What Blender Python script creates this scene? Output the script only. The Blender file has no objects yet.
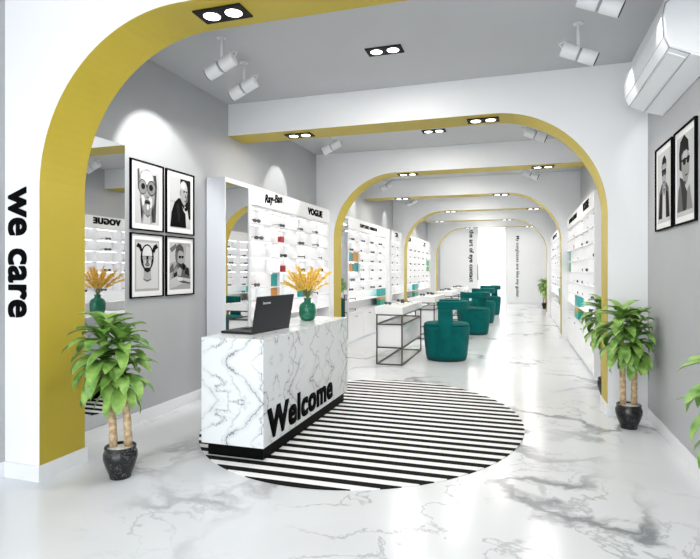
import bpy, bmesh, math, random
from mathutils import Vector, Matrix
random.seed(7)
S = bpy.context.scene
C = S.collection
PI = math.pi

# ------------------------------------------------------------------ materials
def mat(name, col, rough=0.5, metal=0.0, emit=None, es=0.0, coat=0.0, trans=0.0, sheen=0.0, spec=0.5):
    m = bpy.data.materials.new(name); m.use_nodes = True
    b = m.node_tree.nodes['Principled BSDF']
    b.inputs['Base Color'].default_value = (*col, 1)
    b.inputs['Roughness'].default_value = rough
    b.inputs['Metallic'].default_value = metal
    b.inputs['Coat Weight'].default_value = coat
    b.inputs['Transmission Weight'].default_value = trans
    b.inputs['Sheen Weight'].default_value = sheen
    b.inputs['Specular IOR Level'].default_value = spec
    if emit:
        b.inputs['Emission Color'].default_value = (*emit, 1)
        b.inputs['Emission Strength'].default_value = es
    return m

def nodes(m):
    return m.node_tree.nodes, m.node_tree.links, m.node_tree.nodes['Principled BSDF']

def mottle(m, c1, c2, scale=3.0, bump=0.0, bscale=60):
    n, l, b = nodes(m)
    tc = n.new('ShaderNodeTexCoord'); no = n.new('ShaderNodeTexNoise'); no.inputs['Scale'].default_value = scale
    no.inputs['Detail'].default_value = 5
    r = n.new('ShaderNodeValToRGB'); r.color_ramp.elements[0].color = (*c1, 1); r.color_ramp.elements[1].color = (*c2, 1)
    r.color_ramp.elements[0].position = .35; r.color_ramp.elements[1].position = .65
    l.new(tc.outputs['Object'], no.inputs['Vector']); l.new(no.outputs['Fac'], r.inputs['Fac']); l.new(r.outputs['Color'], b.inputs['Base Color'])
    if bump:
        n2 = n.new('ShaderNodeTexNoise'); n2.inputs['Scale'].default_value = bscale
        bp = n.new('ShaderNodeBump'); bp.inputs['Strength'].default_value = bump; bp.inputs['Distance'].default_value = .002
        l.new(tc.outputs['Object'], n2.inputs['Vector']); l.new(n2.outputs['Fac'], bp.inputs['Height']); l.new(bp.outputs['Normal'], b.inputs['Normal'])
    return m

def marble(name, base, vein, rough, vscale=0.55, width=0.05, cloud=0.35, seed=0.0, mirror=None, cloudcol=(.60, .62, .64), fine=0.5, wmask=(.47, .60), aniso=False):
    """white marble: warped noise iso-lines as veins, soft clouds between them"""
    m = mat(name, base, rough)
    n, l, b = nodes(m)
    tc = n.new('ShaderNodeTexCoord'); mp = n.new('ShaderNodeMapping')
    mp.inputs['Location'].default_value = (seed, seed * .7, seed * .3)
    src = tc.outputs['Object']
    if mirror is not None:                       # book-matched slabs: fold the coordinates
        sx = n.new('ShaderNodeSeparateXYZ'); cx = n.new('ShaderNodeCombineXYZ'); l.new(src, sx.inputs[0])
        for ax in range(3):
            if mirror[ax] is None:
                l.new(sx.outputs[ax], cx.inputs[ax])
            else:
                s = n.new('ShaderNodeMath'); s.operation = 'SUBTRACT'; s.inputs[1].default_value = mirror[ax][0]; l.new(sx.outputs[ax], s.inputs[0])
                a = n.new('ShaderNodeMath'); a.operation = 'PINGPONG'; a.inputs[1].default_value = mirror[ax][1]; l.new(s.outputs[0], a.inputs[0]); l.new(a.outputs[0], cx.inputs[ax])
        src = cx.outputs[0]
    if aniso: mp.inputs['Rotation'].default_value = (.65, .75, .3); mp.inputs['Scale'].default_value = (.5, 1.0, 1.0)
    l.new(src, mp.inputs['Vector'])
    warp = n.new('ShaderNodeTexNoise'); warp.inputs['Scale'].default_value = vscale * 1.7; warp.inputs['Detail'].default_value = 6
    l.new(mp.outputs[0], warp.inputs['Vector'])
    add = n.new('ShaderNodeVectorMath'); add.operation = 'MULTIPLY_ADD'
    l.new(warp.outputs['Color'], add.inputs[0]); add.inputs[1].default_value = (1.0, 1.0, 1.0); l.new(mp.outputs[0], add.inputs[2])
    def veins(scale, w, lo, hi):
        t = n.new('ShaderNodeTexNoise'); t.inputs['Scale'].default_value = scale; t.inputs['Detail'].default_value = 7; t.inputs['Roughness'].default_value = .55
        l.new(add.outputs[0], t.inputs['Vector'])
        s = n.new('ShaderNodeMath'); s.operation = 'SUBTRACT'; s.inputs[1].default_value = .5; l.new(t.outputs['Fac'], s.inputs[0])
        a = n.new('ShaderNodeMath'); a.operation = 'ABSOLUTE'; l.new(s.outputs[0], a.inputs[0])
        mr = n.new('ShaderNodeMapRange'); mr.interpolation_type = 'SMOOTHSTEP'; mr.inputs['From Min'].default_value = 0; mr.inputs['From Max'].default_value = w
        mr.inputs['To Min'].default_value = hi; mr.inputs['To Max'].default_value = lo
        l.new(a.outputs[0], mr.inputs['Value'])
        return mr.outputs[0]
    v1 = veins(vscale, width, 0, 1); v2 = veins(vscale * 2.6, width * .45, 0, fine)
    msk = n.new('ShaderNodeTexNoise'); msk.inputs['Scale'].default_value = vscale * 1.1; msk.inputs['Detail'].default_value = 2
    l.new(mp.outputs[0], msk.inputs['Vector'])
    mm = n.new('ShaderNodeMapRange'); mm.inputs['From Min'].default_value = wmask[0]; mm.inputs['From Max'].default_value = wmask[1]
    l.new(msk.outputs['Fac'], mm.inputs['Value'])
    mx = n.new('ShaderNodeMath'); mx.operation = 'MAXIMUM'; l.new(v1, mx.inputs[0]); l.new(v2, mx.inputs[1])
    mu = n.new('ShaderNodeMath'); mu.operation = 'MULTIPLY'; l.new(mx.outputs[0], mu.inputs[0]); l.new(mm.outputs[0], mu.inputs[1])
    cl = n.new('ShaderNodeTexNoise'); cl.inputs['Scale'].default_value = vscale * 1.3; cl.inputs['Detail'].default_value = 6
    l.new(add.outputs[0], cl.inputs['Vector'])
    cm = n.new('ShaderNodeMapRange'); cm.inputs['From Min'].default_value = .5; cm.inputs['From Max'].default_value = .75; cm.inputs['To Max'].default_value = cloud
    l.new(cl.outputs['Fac'], cm.inputs['Value'])
    c1 = n.new('ShaderNodeMix'); c1.data_type = 'RGBA'; c1.inputs['A'].default_value = (*base, 1); c1.inputs['B'].default_value = (*cloudcol, 1)
    l.new(cm.outputs[0], c1.inputs['Factor'])
    c2 = n.new('ShaderNodeMix'); c2.data_type = 'RGBA'; c2.inputs['B'].default_value = (*vein, 1)
    l.new(c1.outputs['Result'], c2.inputs['A']); l.new(mu.outputs[0], c2.inputs['Factor'])
    l.new(c2.outputs['Result'], b.inputs['Base Color'])
    return m

def slab_marble():
    """book-matched white slabs: diagonal grey veins folded about the joints"""
    m = mat('desk_marble', (.80, .82, .83), .22); n, l, b = nodes(m)
    def math_(op, a, b2=None, v=None):
        q = n.new('ShaderNodeMath'); q.operation = op; l.new(a, q.inputs[0])
        if b2 is not None: l.new(b2, q.inputs[1])
        if v is not None: q.inputs[1].default_value = v
        return q.outputs[0]
    tc = n.new('ShaderNodeTexCoord'); sx = n.new('ShaderNodeSeparateXYZ'); l.new(tc.outputs['Object'], sx.inputs[0])
    z = math_('PINGPONG', math_('SUBTRACT', sx.outputs['Z'], v=.155), v=.333)
    y = math_('PINGPONG', math_('ADD', sx.outputs['Y'], v=.9), v=1.15)
    cx = n.new('ShaderNodeCombineXYZ'); l.new(sx.outputs['X'], cx.inputs[0]); l.new(y, cx.inputs[1]); l.new(z, cx.inputs[2])
    fac = None
    for (ax, ay, az, k, w, amp, sc, off) in ((1.0, .75, -1.35, 2.1, .020, .42, 2.2, 0.0), (1.2, .9, -.8, 3.1, .012, .55, 3.5, .37), (-.5, .8, 1.0, 2.3, .012, .6, 3.0, .71)):
        dt = n.new('ShaderNodeVectorMath'); dt.operation = 'DOT_PRODUCT'; l.new(cx.outputs[0], dt.inputs[0]); dt.inputs[1].default_value = (ax * k, ay * k, az * k)
        no = n.new('ShaderNodeTexNoise'); no.inputs['Scale'].default_value = sc; no.inputs['Detail'].default_value = 9; no.inputs['Roughness'].default_value = .6
        mp = n.new('ShaderNodeMapping'); mp.inputs['Location'].default_value = (off * 9, 3, off * 5); l.new(cx.outputs[0], mp.inputs['Vector']); l.new(mp.outputs[0], no.inputs['Vector'])
        t = math_('ADD', dt.outputs['Value'], math_('MULTIPLY', no.outputs['Fac'], v=amp * 3))
        t = math_('ABSOLUTE', math_('SUBTRACT', math_('FRACT', math_('ADD', t, v=10 + off)), v=.5))
        for wd, hi in ((w * 2.0, .85), (w * 9, .24)):
            mr = n.new('ShaderNodeMapRange'); mr.interpolation_type = 'SMOOTHSTEP'; mr.inputs['From Max'].default_value = wd; mr.inputs['To Min'].default_value = hi; mr.inputs['To Max'].default_value = 0; l.new(t, mr.inputs['Value'])
            ms = n.new('ShaderNodeTexNoise'); ms.inputs['Scale'].default_value = 3.5; mp2 = n.new('ShaderNodeMapping'); mp2.inputs['Location'].default_value = (off * 4 + 2, 1, 7); l.new(cx.outputs[0], mp2.inputs['Vector']); l.new(mp2.outputs[0], ms.inputs['Vector'])
            mk = n.new('ShaderNodeMapRange'); mk.inputs['From Min'].default_value = .38; mk.inputs['From Max'].default_value = .58; l.new(ms.outputs['Fac'], mk.inputs['Value'])
            v = math_('MULTIPLY', mr.outputs[0], mk.outputs[0])
            fac = v if fac is None else math_('MAXIMUM', fac, v)
    mx = n.new('ShaderNodeMix'); mx.data_type = 'RGBA'; mx.inputs['A'].default_value = (.78, .81, .83, 1); mx.inputs['B'].default_value = (.10, .12, .15, 1)
    l.new(fac, mx.inputs['Factor']); l.new(mx.outputs['Result'], b.inputs['Base Color'])
    return m

M = {}
M['wall'] = mottle(mat('grey_paint', (.42, .43, .445), .6), (.41, .42, .435), (.44, .45, .465), 1.2, .1)
M['ceil'] = mottle(mat('ceiling_paint', (.53, .54, .555), .7), (.52, .53, .545), (.54, .55, .565), 1.0)
M['white'] = mottle(mat('white_paint', (.82, .83, .85), .5), (.84, .85, .86), (.86, .87, .88), .8)
M['yellow'] = mottle(mat('mustard_paint', (.46, .355, .03), .5), (.445, .345, .028), (.475, .37, .032), 1.5)
M['lacquer'] = mat('white_lacquer', (.86, .86, .87), .25)
M['panel'] = mat('pale_grey_panel', (.72, .74, .79), .35)
M['shelf'] = mat('shelf_grey_white', (.80, .80, .81), .3)
M['black'] = mat('black_letter', (.003, .003, .0035), .8, spec=.04)
M['blackm'] = mat('black_metal', (.005, .005, .005), .6, spec=.2)
M['steel'] = mat('dark_bronze_frame', (.07, .065, .06), .4, .6)
M['mirror'] = mat('mirror_silver', (.78, .79, .80), .01, 1.0)
M['skirt'] = mat('skirting', (.80, .81, .83), .3)
M['floor'] = marble('floor_marble', (.71, .73, .755), (.25, .26, .28), .20, .50, .032, .5, 3.1, wmask=(.44, .58))
M['desk'] = slab_marble()
M['plinth'] = mat('black_plinth', (.003, .003, .003), .5, spec=.06)
M['velvet'] = mottle(mat('teal_velvet', (.0, .10, .096), .75, sheen=.03, spec=.1), (.0, .088, .085), (.0, .115, .11), 6)
M['velvetd'] = mat('teal_base', (.0, .03, .03), .6)
M['leaf'] = mottle(mat('leaf_green', (.14, .33, .05), .4), (.075, .22, .03), (.34, .54, .13), 9)
M['trunk'] = mottle(mat('cane_bark', (.5, .36, .2), .8), (.34, .23, .12), (.62, .48, .30), 30, .6, 60)
M['pot'] = marble('black_marble_pot', (.004, .004, .005), (.4, .4, .4), .25, 6, .012, 0, 2, fine=.1)
M['pebble'] = mottle(mat('white_pebbles', (.75, .73, .68), .8), (.6, .58, .53), (.85, .83, .78), 60, 1.0, 80)
M['teal'] = mat('teal_box', (.0, .30, .29), .4)
M['orange'] = mat('orange_box', (.62, .27, .04), .4)
M['red'] = mat('red_box', (.30, .005, .01), .4)
M['green'] = mat('green_box', (.06, .35, .12), .4)
M['frameb'] = mat('glasses_black', (.01, .01, .012), .25)
M['lens'] = mat('glasses_lens', (.10, .105, .11), .1)
M['laptop'] = mat('laptop_shell', (.012, .015, .019), .45, spec=.3)
M['screen'] = mat('laptop_screen', (.01, .01, .012), .1)
M['silver'] = mat('silver_mark', (.7, .7, .72), .3, .5)
M['glass'] = mat('green_glass', (.02, .34, .20), .04, trans=.6)
M['blossom'] = mottle(mat('yellow_blossom', (.95, .70, .10), .6), (.92, .58, .05), (1.0, .84, .25), 30)
M['stem'] = mat('flower_stem', (.20, .22, .05), .6)
M['paper'] = mat('print_paper', (.84, .84, .84), .5)
M['lamp'] = mat('lamp_face', (1, 1, 1), .3, emit=(1, .98, .95), es=5)
M['led'] = mat('led_strip', (1, 1, 1), .3, emit=(1, .99, .97), es=14)
M['head'] = mat('spot_white', (.78, .79, .80), .3)
M['plastic'] = mat('aircon_plastic', (.80, .82, .84), .35)
M['seam'] = mat('aircon_seam', (.35, .37, .40), .5)
GREYS = {}
def grey(v):
    k = round(v, 3)
    if k not in GREYS:
        GREYS[k] = mat('print_ink_%d' % int(k * 1000), (k ** 1.9, k ** 1.9, k ** 1.88), .8, spec=.1)
    return GREYS[k]
# striped rug material: bands of constant width across the disc
m = mat('striped_weave', (.8, .8, .8), .85); n, l, b = nodes(m)
tc = n.new('ShaderNodeTexCoord'); sx = n.new('ShaderNodeSeparateXYZ'); l.new(tc.outputs['Object'], sx.inputs[0])
a = n.new('ShaderNodeMath'); a.operation = 'ADD'; a.inputs[1].default_value = 100.0
RUG = (-1.6, 5.64)
STR = .1645
a.inputs[1].default_value = RUG[1] - 5.98 + STR * .25 + STR * 400
l.new(sx.outputs['Y'], a.inputs[0])
d = n.new('ShaderNodeMath'); d.operation = 'DIVIDE'; d.inputs[1].default_value = STR; l.new(a.outputs[0], d.inputs[0])
fr = n.new('ShaderNodeMath'); fr.operation = 'FRACT'; l.new(d.outputs[0], fr.inputs[0])
gt = n.new('ShaderNodeMath'); gt.operation = 'GREATER_THAN'; gt.inputs[1].default_value = .5; l.new(fr.outputs[0], gt.inputs[0])
mx = n.new('ShaderNodeMix'); mx.data_type = 'RGBA'; mx.inputs['A'].default_value = (.008, .008, .008, 1); mx.inputs['B'].default_value = (.86, .86, .86, 1)
l.new(gt.outputs[0], mx.inputs['Factor']); l.new(mx.outputs['Result'], b.inputs['Base Color'])
b.inputs['Specular IOR Level'].default_value = .1; M['rug'] = m
M['rugedge'] = mat('rug_border', (.85, .85, .85), .85)

# ------------------------------------------------------------------ mesh helpers
class MB:
    def __init__(s): s.b = bmesh.new(); s.mi = 0
    def _f(s, vs, mi=None, smooth=False):
        try:
            f = s.b.faces.new(vs)
        except ValueError:
            return None
        f.material_index = s.mi if mi is None else mi; f.smooth = smooth
        return f
    def box(s, x0, x1, y0, y1, z0, z1, mi=None):
        if x0 > x1: x0, x1 = x1, x0
        if y0 > y1: y0, y1 = y1, y0
        v = [s.b.verts.new((x, y, z)) for z in (z0, z1) for y in (y0, y1) for x in (x0, x1)]
        for q in ((0, 2, 3, 1), (4, 5, 7, 6), (0, 1, 5, 4), (2, 6, 7, 3), (0, 4, 6, 2), (1, 3, 7, 5)):
            s._f([v[i] for i in q], mi)
        return s
    def prism(s, pts, n0, n1, axis='y', mi=None, side=None, smooth=False):
        """pts: 2D outline, extruded along axis from n0 to n1"""
        def P(a, b_, c_):
            return {'y': (a, c_, b_), 'x': (c_, a, b_), 'z': (a, b_, c_)}[axis]
        A = [s.b.verts.new(P(p[0], p[1], n0)) for p in pts]; B = [s.b.verts.new(P(p[0], p[1], n1)) for p in pts]
        s._f(A, mi); s._f(B[::-1], mi)
        k = len(pts)
        for i in range(k):
            s._f([A[i], B[i], B[(i + 1) % k], A[(i + 1) % k]], (side(i) if side else mi), smooth)
        return s
    def tube(s, pts, r, seg=8, cap=True, mi=None, smooth=True):
        pts = [Vector(p) for p in pts]; rs = r if isinstance(r, (list, tuple)) else [r] * len(pts)
        rings = []; up = None
        for i, p in enumerate(pts):
            t = (pts[min(i + 1, len(pts) - 1)] - pts[max(i - 1, 0)]).normalized()
            if up is None:
                up = Vector((0, 0, 1)) if abs(t.z) < .9 else Vector((1, 0, 0))
            a_ = t.cross(up)
            if a_.length < 1e-4: a_ = t.cross(Vector((0, 1, 0)))
            a_.normalize(); b_ = a_.cross(t).normalized(); up = b_
            rings.append([s.b.verts.new(p + rs[i] * (math.cos(q * 2 * PI / seg) * a_ + math.sin(q * 2 * PI / seg) * b_)) for q in range(seg)])
        for i in range(len(rings) - 1):
            for q in range(seg):
                s._f([rings[i][q], rings[i][(q + 1) % seg], rings[i + 1][(q + 1) % seg], rings[i + 1][q]], mi, smooth)
        if cap:
            s._f(rings[0][::-1], mi); s._f(rings[-1], mi)
        return s
    def lathe(s, prof, seg=32, c=(0, 0, 0), mi=None, smooth=True, a0=0, a1=2 * PI):
        full = abs(a1 - a0 - 2 * PI) < 1e-6; k = seg if full else seg + 1
        rings = []
        for r, z in prof:
            if r < 1e-5:
                rings.append([s.b.verts.new((c[0], c[1], c[2] + z))] * k)
            else:
                rings.append([s.b.verts.new((c[0] + r * math.cos(a0 + (a1 - a0) * q / seg), c[1] + r * math.sin(a0 + (a1 - a0) * q / seg), c[2] + z)) for q in range(k)])
        for i in range(len(rings) - 1):
            for q in range(seg):
                q2 = (q + 1) % k
                vs = []
                for v in (rings[i][q], rings[i][q2], rings[i + 1][q2], rings[i + 1][q]):
                    if v not in vs: vs.append(v)
                if len(vs) > 2: s._f(vs, mi, smooth)
        if not full:
            s._f([r[0] for r in rings]); s._f([r[-1] for r in rings][::-1])
        return s
    def poly(s, pts, mi=None):
        return s._f([s.b.verts.new(p) for p in pts], mi)

def obj(name, mb, m, parent=None, bevel=0.0, seg=2, loc=None, rec=True, smooth_angle=None):
    me = bpy.data.meshes.new(name)
    b_ = mb.b
    if rec: bmesh.ops.recalc_face_normals(b_, faces=b_.faces[:])
    b_.to_mesh(me); b_.free()
    for x in (m if isinstance(m, (list, tuple)) else [m]): me.materials.append(x)
    o = bpy.data.objects.new(name, me); C.objects.link(o)
    if parent: o.parent = parent
    if loc: o.location = loc
    if bevel:
        md = o.modifiers.new('bevel', 'BEVEL'); md.width = bevel; md.segments = seg; md.limit_method = 'ANGLE'; md.angle_limit = math.radians(50)
    return o
def thing(name, label, cat, loc=(0, 0, 0), rz=0, group=None):
    o = bpy.data.objects.new(name, None); C.objects.link(o); o.empty_display_size = .1
    o.location = loc; o.rotation_euler = (0, 0, rz); o['label'] = label; o['category'] = cat
    if group: o['group'] = group
    return o
def tag(o, label, cat, group=None, kind=None):
    o['label'] = label; o['category'] = cat
    if group: o['group'] = group
    if kind: o['kind'] = kind
    return o
def struct(name, mb, m, parent=None, bevel=0.0):
    o = obj(name, mb, m, parent, bevel)
    if not parent: o['kind'] = 'structure'
    return o
def dup(root, loc, rz, label=None, group=None):
    r = root.copy(); C.objects.link(r); r.location = loc; r.rotation_euler = (0, 0, rz)
    if label: r['label'] = label
    if group: r['group'] = group
    for ch in list(root.children):
        c = ch.copy(); C.objects.link(c); c.parent = r
        for g in list(ch.children):
            e = g.copy(); C.objects.link(e); e.parent = c
    return r

def lettering(name, body, origin, U, V, W, H, thick, m, parent=None, bold=.02, shear=0, cond=None):
    """text fitted into a W x H box starting at origin, reading along U, letters rising along V"""
    cu = bpy.data.curves.new(name, 'FONT'); cu.body = body; cu.size = 1; cu.offset = min(bold, .012); cu.shear = shear; cu.resolution_u = 4
    cu.space_character = 1.0 + bold * 2.2
    to = bpy.data.objects.new('tmp', cu); C.objects.link(to)
    bpy.context.view_layer.update()
    me = bpy.data.meshes.new_from_object(to.evaluated_get(bpy.context.evaluated_depsgraph_get()))
    bpy.data.objects.remove(to)
    xs = [v.co.x for v in me.vertices]; ys = [v.co.y for v in me.vertices]
    x0, x1, y0, y1 = min(xs), max(xs), min(ys), max(ys)
    U = Vector(U); V = Vector(V); N = U.cross(V); o0 = Vector(origin)
    b_ = bmesh.new(); b_.from_mesh(me); bpy.data.meshes.remove(me)
    bmesh.ops.remove_doubles(b_, verts=b_.verts[:], dist=1e-5)
    for v in b_.verts:
        v.co = o0 + U * ((v.co.x - x0) / (x1 - x0) * W) + V * ((v.co.y - y0) / (y1 - y0) * H)
    r = bmesh.ops.extrude_face_region(b_, geom=b_.faces[:])
    for v in [g for g in r['geom'] if isinstance(g, bmesh.types.BMVert)]: v.co += N * thick
    if bold > .015:                                # heavier strokes: overlapping copies spread by the stroke width
        e = bold * 1.0; src = b_.copy(); tm = bpy.data.meshes.new('t'); src.to_mesh(tm); src.free()
        ku = W / (x1 - x0) * e; kv = H / (y1 - y0) * e * .55
        for q, (du, dv_) in enumerate(((1, 1), (1, -1), (-1, 1), (-1, -1), (1, 0), (-1, 0), (0, 1), (0, -1))):
            n0 = len(b_.verts); b_.from_mesh(tm); b_.verts.ensure_lookup_table()
            for v in b_.verts[n0:]: v.co += U * ku * du + V * kv * dv_ - N * .0001 * (q + 1)
        bpy.data.meshes.remove(tm)
    mb = MB(); mb.b.free(); mb.b = b_
    return obj(name, mb, m, parent)

# ------------------------------------------------------------------ the room
XL, XR, ZC, ZB = -3.82, 1.334, 3.89, 3.455
CL, CR = -3.454, .936
Y1, SP, TH, RAD = 3.166, 3.354, .45, 1.23
YF, YB = -2.2, 27.3
def YA(i): return Y1 + SP * (i - 1)

fl = MB().box(XL - .3, XR + .3, YF, 30.2, -.2, 0); struct('floor', fl, M['floor'])
ce = MB().box(XL - .3, XR + .3, YF, 30.2, ZC, ZC + .2); struct('ceiling', ce, M['ceil'])
struct('wall_left', MB().box(XL - .3, XL, YF, 30.2, 0, ZC), M['wall'])
struct('wall_right', MB().box(XR, XR + .3, YF, 30.2, 0, ZC), M['wall'])
struct('baseboard_left', MB().box(XL, XL + .014, YF, YB, 0, .12), M['skirt'], bevel=.003)
struct('baseboard_right', MB().box(XR - .014, XR, YF, YB, 0, .12), M['skirt'], bevel=.003)
bk = MB(); bk.box(XL, -1.95, YB, YB + .15, 0, ZC); bk.box(-.66, XR, YB, YB + .15, 0, ZC)
wb = struct('wall_back', bk, M['white'])
struct('wall_corridor', MB().box(XL, XR, 30.0, 30.2, 0, ZC), M['white'])
struct('baseboard_back', MB().box(XL + .02, -1.95, YB - .014, YB, 0, .10).box(-.66, XR - .02, YB - .014, YB, 0, .10), M['skirt'])
lettering('wall_lettering', 'the art of eye contact', (-2.43, YB - .004, 3.64), (0, 0, -1), (1, 0, 0), 2.60, .27, .006, M['black'], wb, .022)
lettering('wall_lettering', 'My sunglasses are like my guitar', (-.18, YB - .004, 3.30), (0, 0, -1), (1, 0, 0), 2.98, .19, .006, M['black'], wb, .008)
# slim pull handle frame on the edge of the corridor opening
h_ = MB()
h_.tube([(-1.93, YB - .05, 1.15), (-1.93, YB - .05, 1.9), (-1.70, YB - .05, 1.9), (-1.70, YB - .05, 1.15), (-1.93, YB - .05, 1.15)], .012, 6)
for z in (1.15, 1.9): h_.tube([(-1.97, YB - .05, z), (-1.97, YB + .0, z)], .01, 6)
h_.tube([(-1.97, YB - .05, 1.15), (-1.97, YB - .05, 1.9)], .01, 6)
obj('pull_rail', h_, M['steel'], wb)

def arch(i, left):
    CL = -3.478 if i == 1 else -3.454
    y0, y1 = YA(i), YA(i) + TH
    # outline in x,z of the solid: face strip around the opening, curved on one side only
    pts = []
    if left:
        cx, cz = CL + RAD, ZB - RAD
        pts = [(XL + .001, 0), (CL, 0)] + [(cx - RAD * math.cos(a), cz + RAD * math.sin(a)) for a in [PI / 2 * k / 28 for k in range(29)]] + [(XR - .001, ZB), (XR - .001, ZC - .001), (XL + .001, ZC - .001)]
    else:
        cx, cz = CR - RAD, ZB - RAD
        pts = [(XR - .001, 0), (CR, 0)] + [(cx + RAD * math.cos(a), cz + RAD * math.sin(a)) for a in [PI / 2 * k / 28 for k in range(29)]] + [(XL + .001, ZB), (XL + .001, ZC - .001), (XR - .001, ZC - .001)]
    k = len(pts)
    # build as quads between opening curve and outer edge so every face is convex
    mb = MB()
    inner = pts[1:k - 2]
    outer = []
    for p in inner:
        if left: outer.append((XL + .001, p[1]) if (p[0] < CL + RAD * .35) else (p[0], ZC - .001))
        else: outer.append((XR - .001, p[1]) if (p[0] > CR - RAD * .35) else (p[0], ZC - .001))
    corner = (XL + .001 if left else XR - .001, ZC - .001)
    def quad(A, B, Cc, D, mi=0):
        for y, rev in ((y0, 0), (y1, 1)):
            q = [(p[0], y, p[1]) for p in (A, B, Cc, D) if p is not None]
            u = []
            for p in q:
                if p not in u: u.append(p)
            if len(u) > 2: mb.poly(u[::-1] if rev else u, mi)
    for a_, b_, oa, ob in zip(inner[:-1], inner[1:], outer[:-1], outer[1:]):
        if (oa[0] != ob[0]) and (oa[1] != ob[1]):
            quad(a_, b_, ob, corner); quad(a_, corner, oa, None)
        else:
            quad(a_, b_, ob, oa)
    for a_, b_ in zip(inner[:-1], inner[1:]):
        mb.poly([(a_[0], y0, a_[1]), (a_[0], y1, a_[1]), (b_[0], y1, b_[1]), (b_[0], y0, b_[1])], 0)
    bmesh.ops.remove_doubles(mb.b, verts=mb.b.verts[:], dist=1e-5)
    t = struct('trim_%d' % i, mb, M['white'])
    # painted lining inside the arch, stopping at the skirting
    ln = MB(); e = .004; w0, w1 = y0 + .004, y1 - .004
    sg = 1 if left else -1
    path = []
    for p in inner:
        zz = max(p[1], .12)
        path.append((p[0], zz))
    off = []
    for j, p in enumerate(path):
        if j == 0: nx, nz = sg, 0
        elif j >= len(path) - 1: nx, nz = 0, -1
        else:
            ax, az = (cx - p[0], cz - p[1]); L = math.hypot(ax, az) or 1
            nx, nz = ax / L, az / L
        off.append((p[0] + nx * e, p[1] + nz * e))
    for (a_, b_, c_, d_) in zip(path[:-1], path[1:], off[:-1], off[1:]):
        v = [(a_[0], a_[1]), (b_[0], b_[1]), (d_[0], d_[1]), (c_[0], c_[1])]
        ln.poly([(v[3][0], w0, v[3][1]), (v[3][0], w1, v[3][1]), (v[2][0], w1, v[2][1]), (v[2][0], w0, v[2][1])])
        ln.poly([(v[0][0], w0, v[0][1]), (v[1][0], w0, v[1][1]), (v[2][0], w0, v[2][1]), (v[3][0], w0, v[3][1])])
        ln.poly([(v[0][0], w1, v[0][1]), (v[3][0], w1, v[3][1]), (v[2][0], w1, v[2][1]), (v[1][0], w1, v[1][1])])
    bmesh.ops.remove_doubles(ln.b, verts=ln.b.verts[:], dist=1e-6)
    o = obj('yellow_lining', ln, M['yellow'], t); o['label'] = 'mustard yellow lining'
    for f in o.data.polygons: f.use_smooth = False
    xa, xb = (XL + .015, CL + .016) if left else (CR - .016, XR - .015)
    s_ = MB(); s_.box(xa, xb, y0 - .016, y0, 0, .12); s_.box(xa, xb, y1, y1 + .016, 0, .12)
    xi = (CL, CL + .016) if left else (CR - .016, CR); s_.box(*xi, y0 - .0, y1 + .0, 0, .12)
    obj('skirting', s_, M['skirt'], t)
    return t
arches = [arch(i, i % 2 == 1) for i in range(1, 8)]
lettering('wall_lettering', 'we care', (-3.777, YA(1) - .003, 2.24), (0, 0, -1), (1, 0, 0), .995, .178, .005, M['black'], arches[0], .018)

struct('trim_8', MB().box(1.17, XR, YA(1) + TH, YA(2), 3.62, ZC), M['white'])   # bulkhead above the air conditioner

# ------------------------------------------------------------------ light fittings and lights
def area(name, loc, sx, sy, power, col=(1, .965, .91), rot=(0, 0, 0), spread=PI):
    L = bpy.data.lights.new(name, 'AREA'); L.shape = 'RECTANGLE'; L.size = sx; L.size_y = sy; L.energy = power; L.color = col; L.spread = spread
    o = bpy.data.objects.new(name, L); C.objects.link(o); o.location = loc; o.rotation_euler = rot
    return o
def lamp_disc(loc, power):
    o = area('downlight_beam', loc, .115, .115, power); o.data.shape = 'DISK'
    return o
down = thing('recessed_downlight', '', 'ceiling light', (0, 0, 0))
fr = MB(); fr.box(-.19, .19, -.10, .10, -.012, 0)
obj('housing', fr, M['blackm'], down, .003)
for sx_ in (-1, 1):
    ln = MB(); ln.lathe([(0, -.0135), (.060, -.0135), (.061, -.012)], 24, (sx_ * .088, 0, 0)); obj('lamp_face', ln, M['lamp'], down)
nth = ['first', 'second', 'third', 'fourth', 'fifth', 'sixth', 'seventh']
dl = []
for i in range(1, 8):
    if i % 2: xs = [(-2.03, 'left'), (.40, 'right')]
    else: xs = [(-2.85, 'left'), (-.42, 'right')]
    for x, sd in xs:
        if i == 1 and sd == 'right': continue
        lab = ('twin black downlight in the yellow underside of the big front arch' if i == 1 else
               'twin black downlight, %s one under the %s yellow arch from the front' % (sd, nth[i - 1]))
        dl.append(((x, YA(i) + TH / 2, ZB - .0045), lab, 0))
for k in range(6):
    dl.append(((-1.33, 5.4 + SP * k, ZC - .001), 'twin black downlight in the grey ceiling %s' % (
        'between the front arch and the second arch' if k == 0 else 'between the %s and %s arches' % (nth[k], nth[k + 1])), 0))
for i, (loc, lab, r) in enumerate(dl):
    if i == 0: o = down; o.location = loc; o['label'] = lab; o['group'] = 'twin downlights'
    else: o = dup(down, loc, r, lab, 'twin downlights')
    for sx_ in (-1, 1): lamp_disc((loc[0] + sx_ * .088, loc[1], loc[2] - .0145), 10.5 if loc[1] < 18 else 13)
for sx_ in (-1, 1): lamp_disc((.4 + sx_ * .088, YA(1) + TH / 2, ZB - .02), 11)

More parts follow.
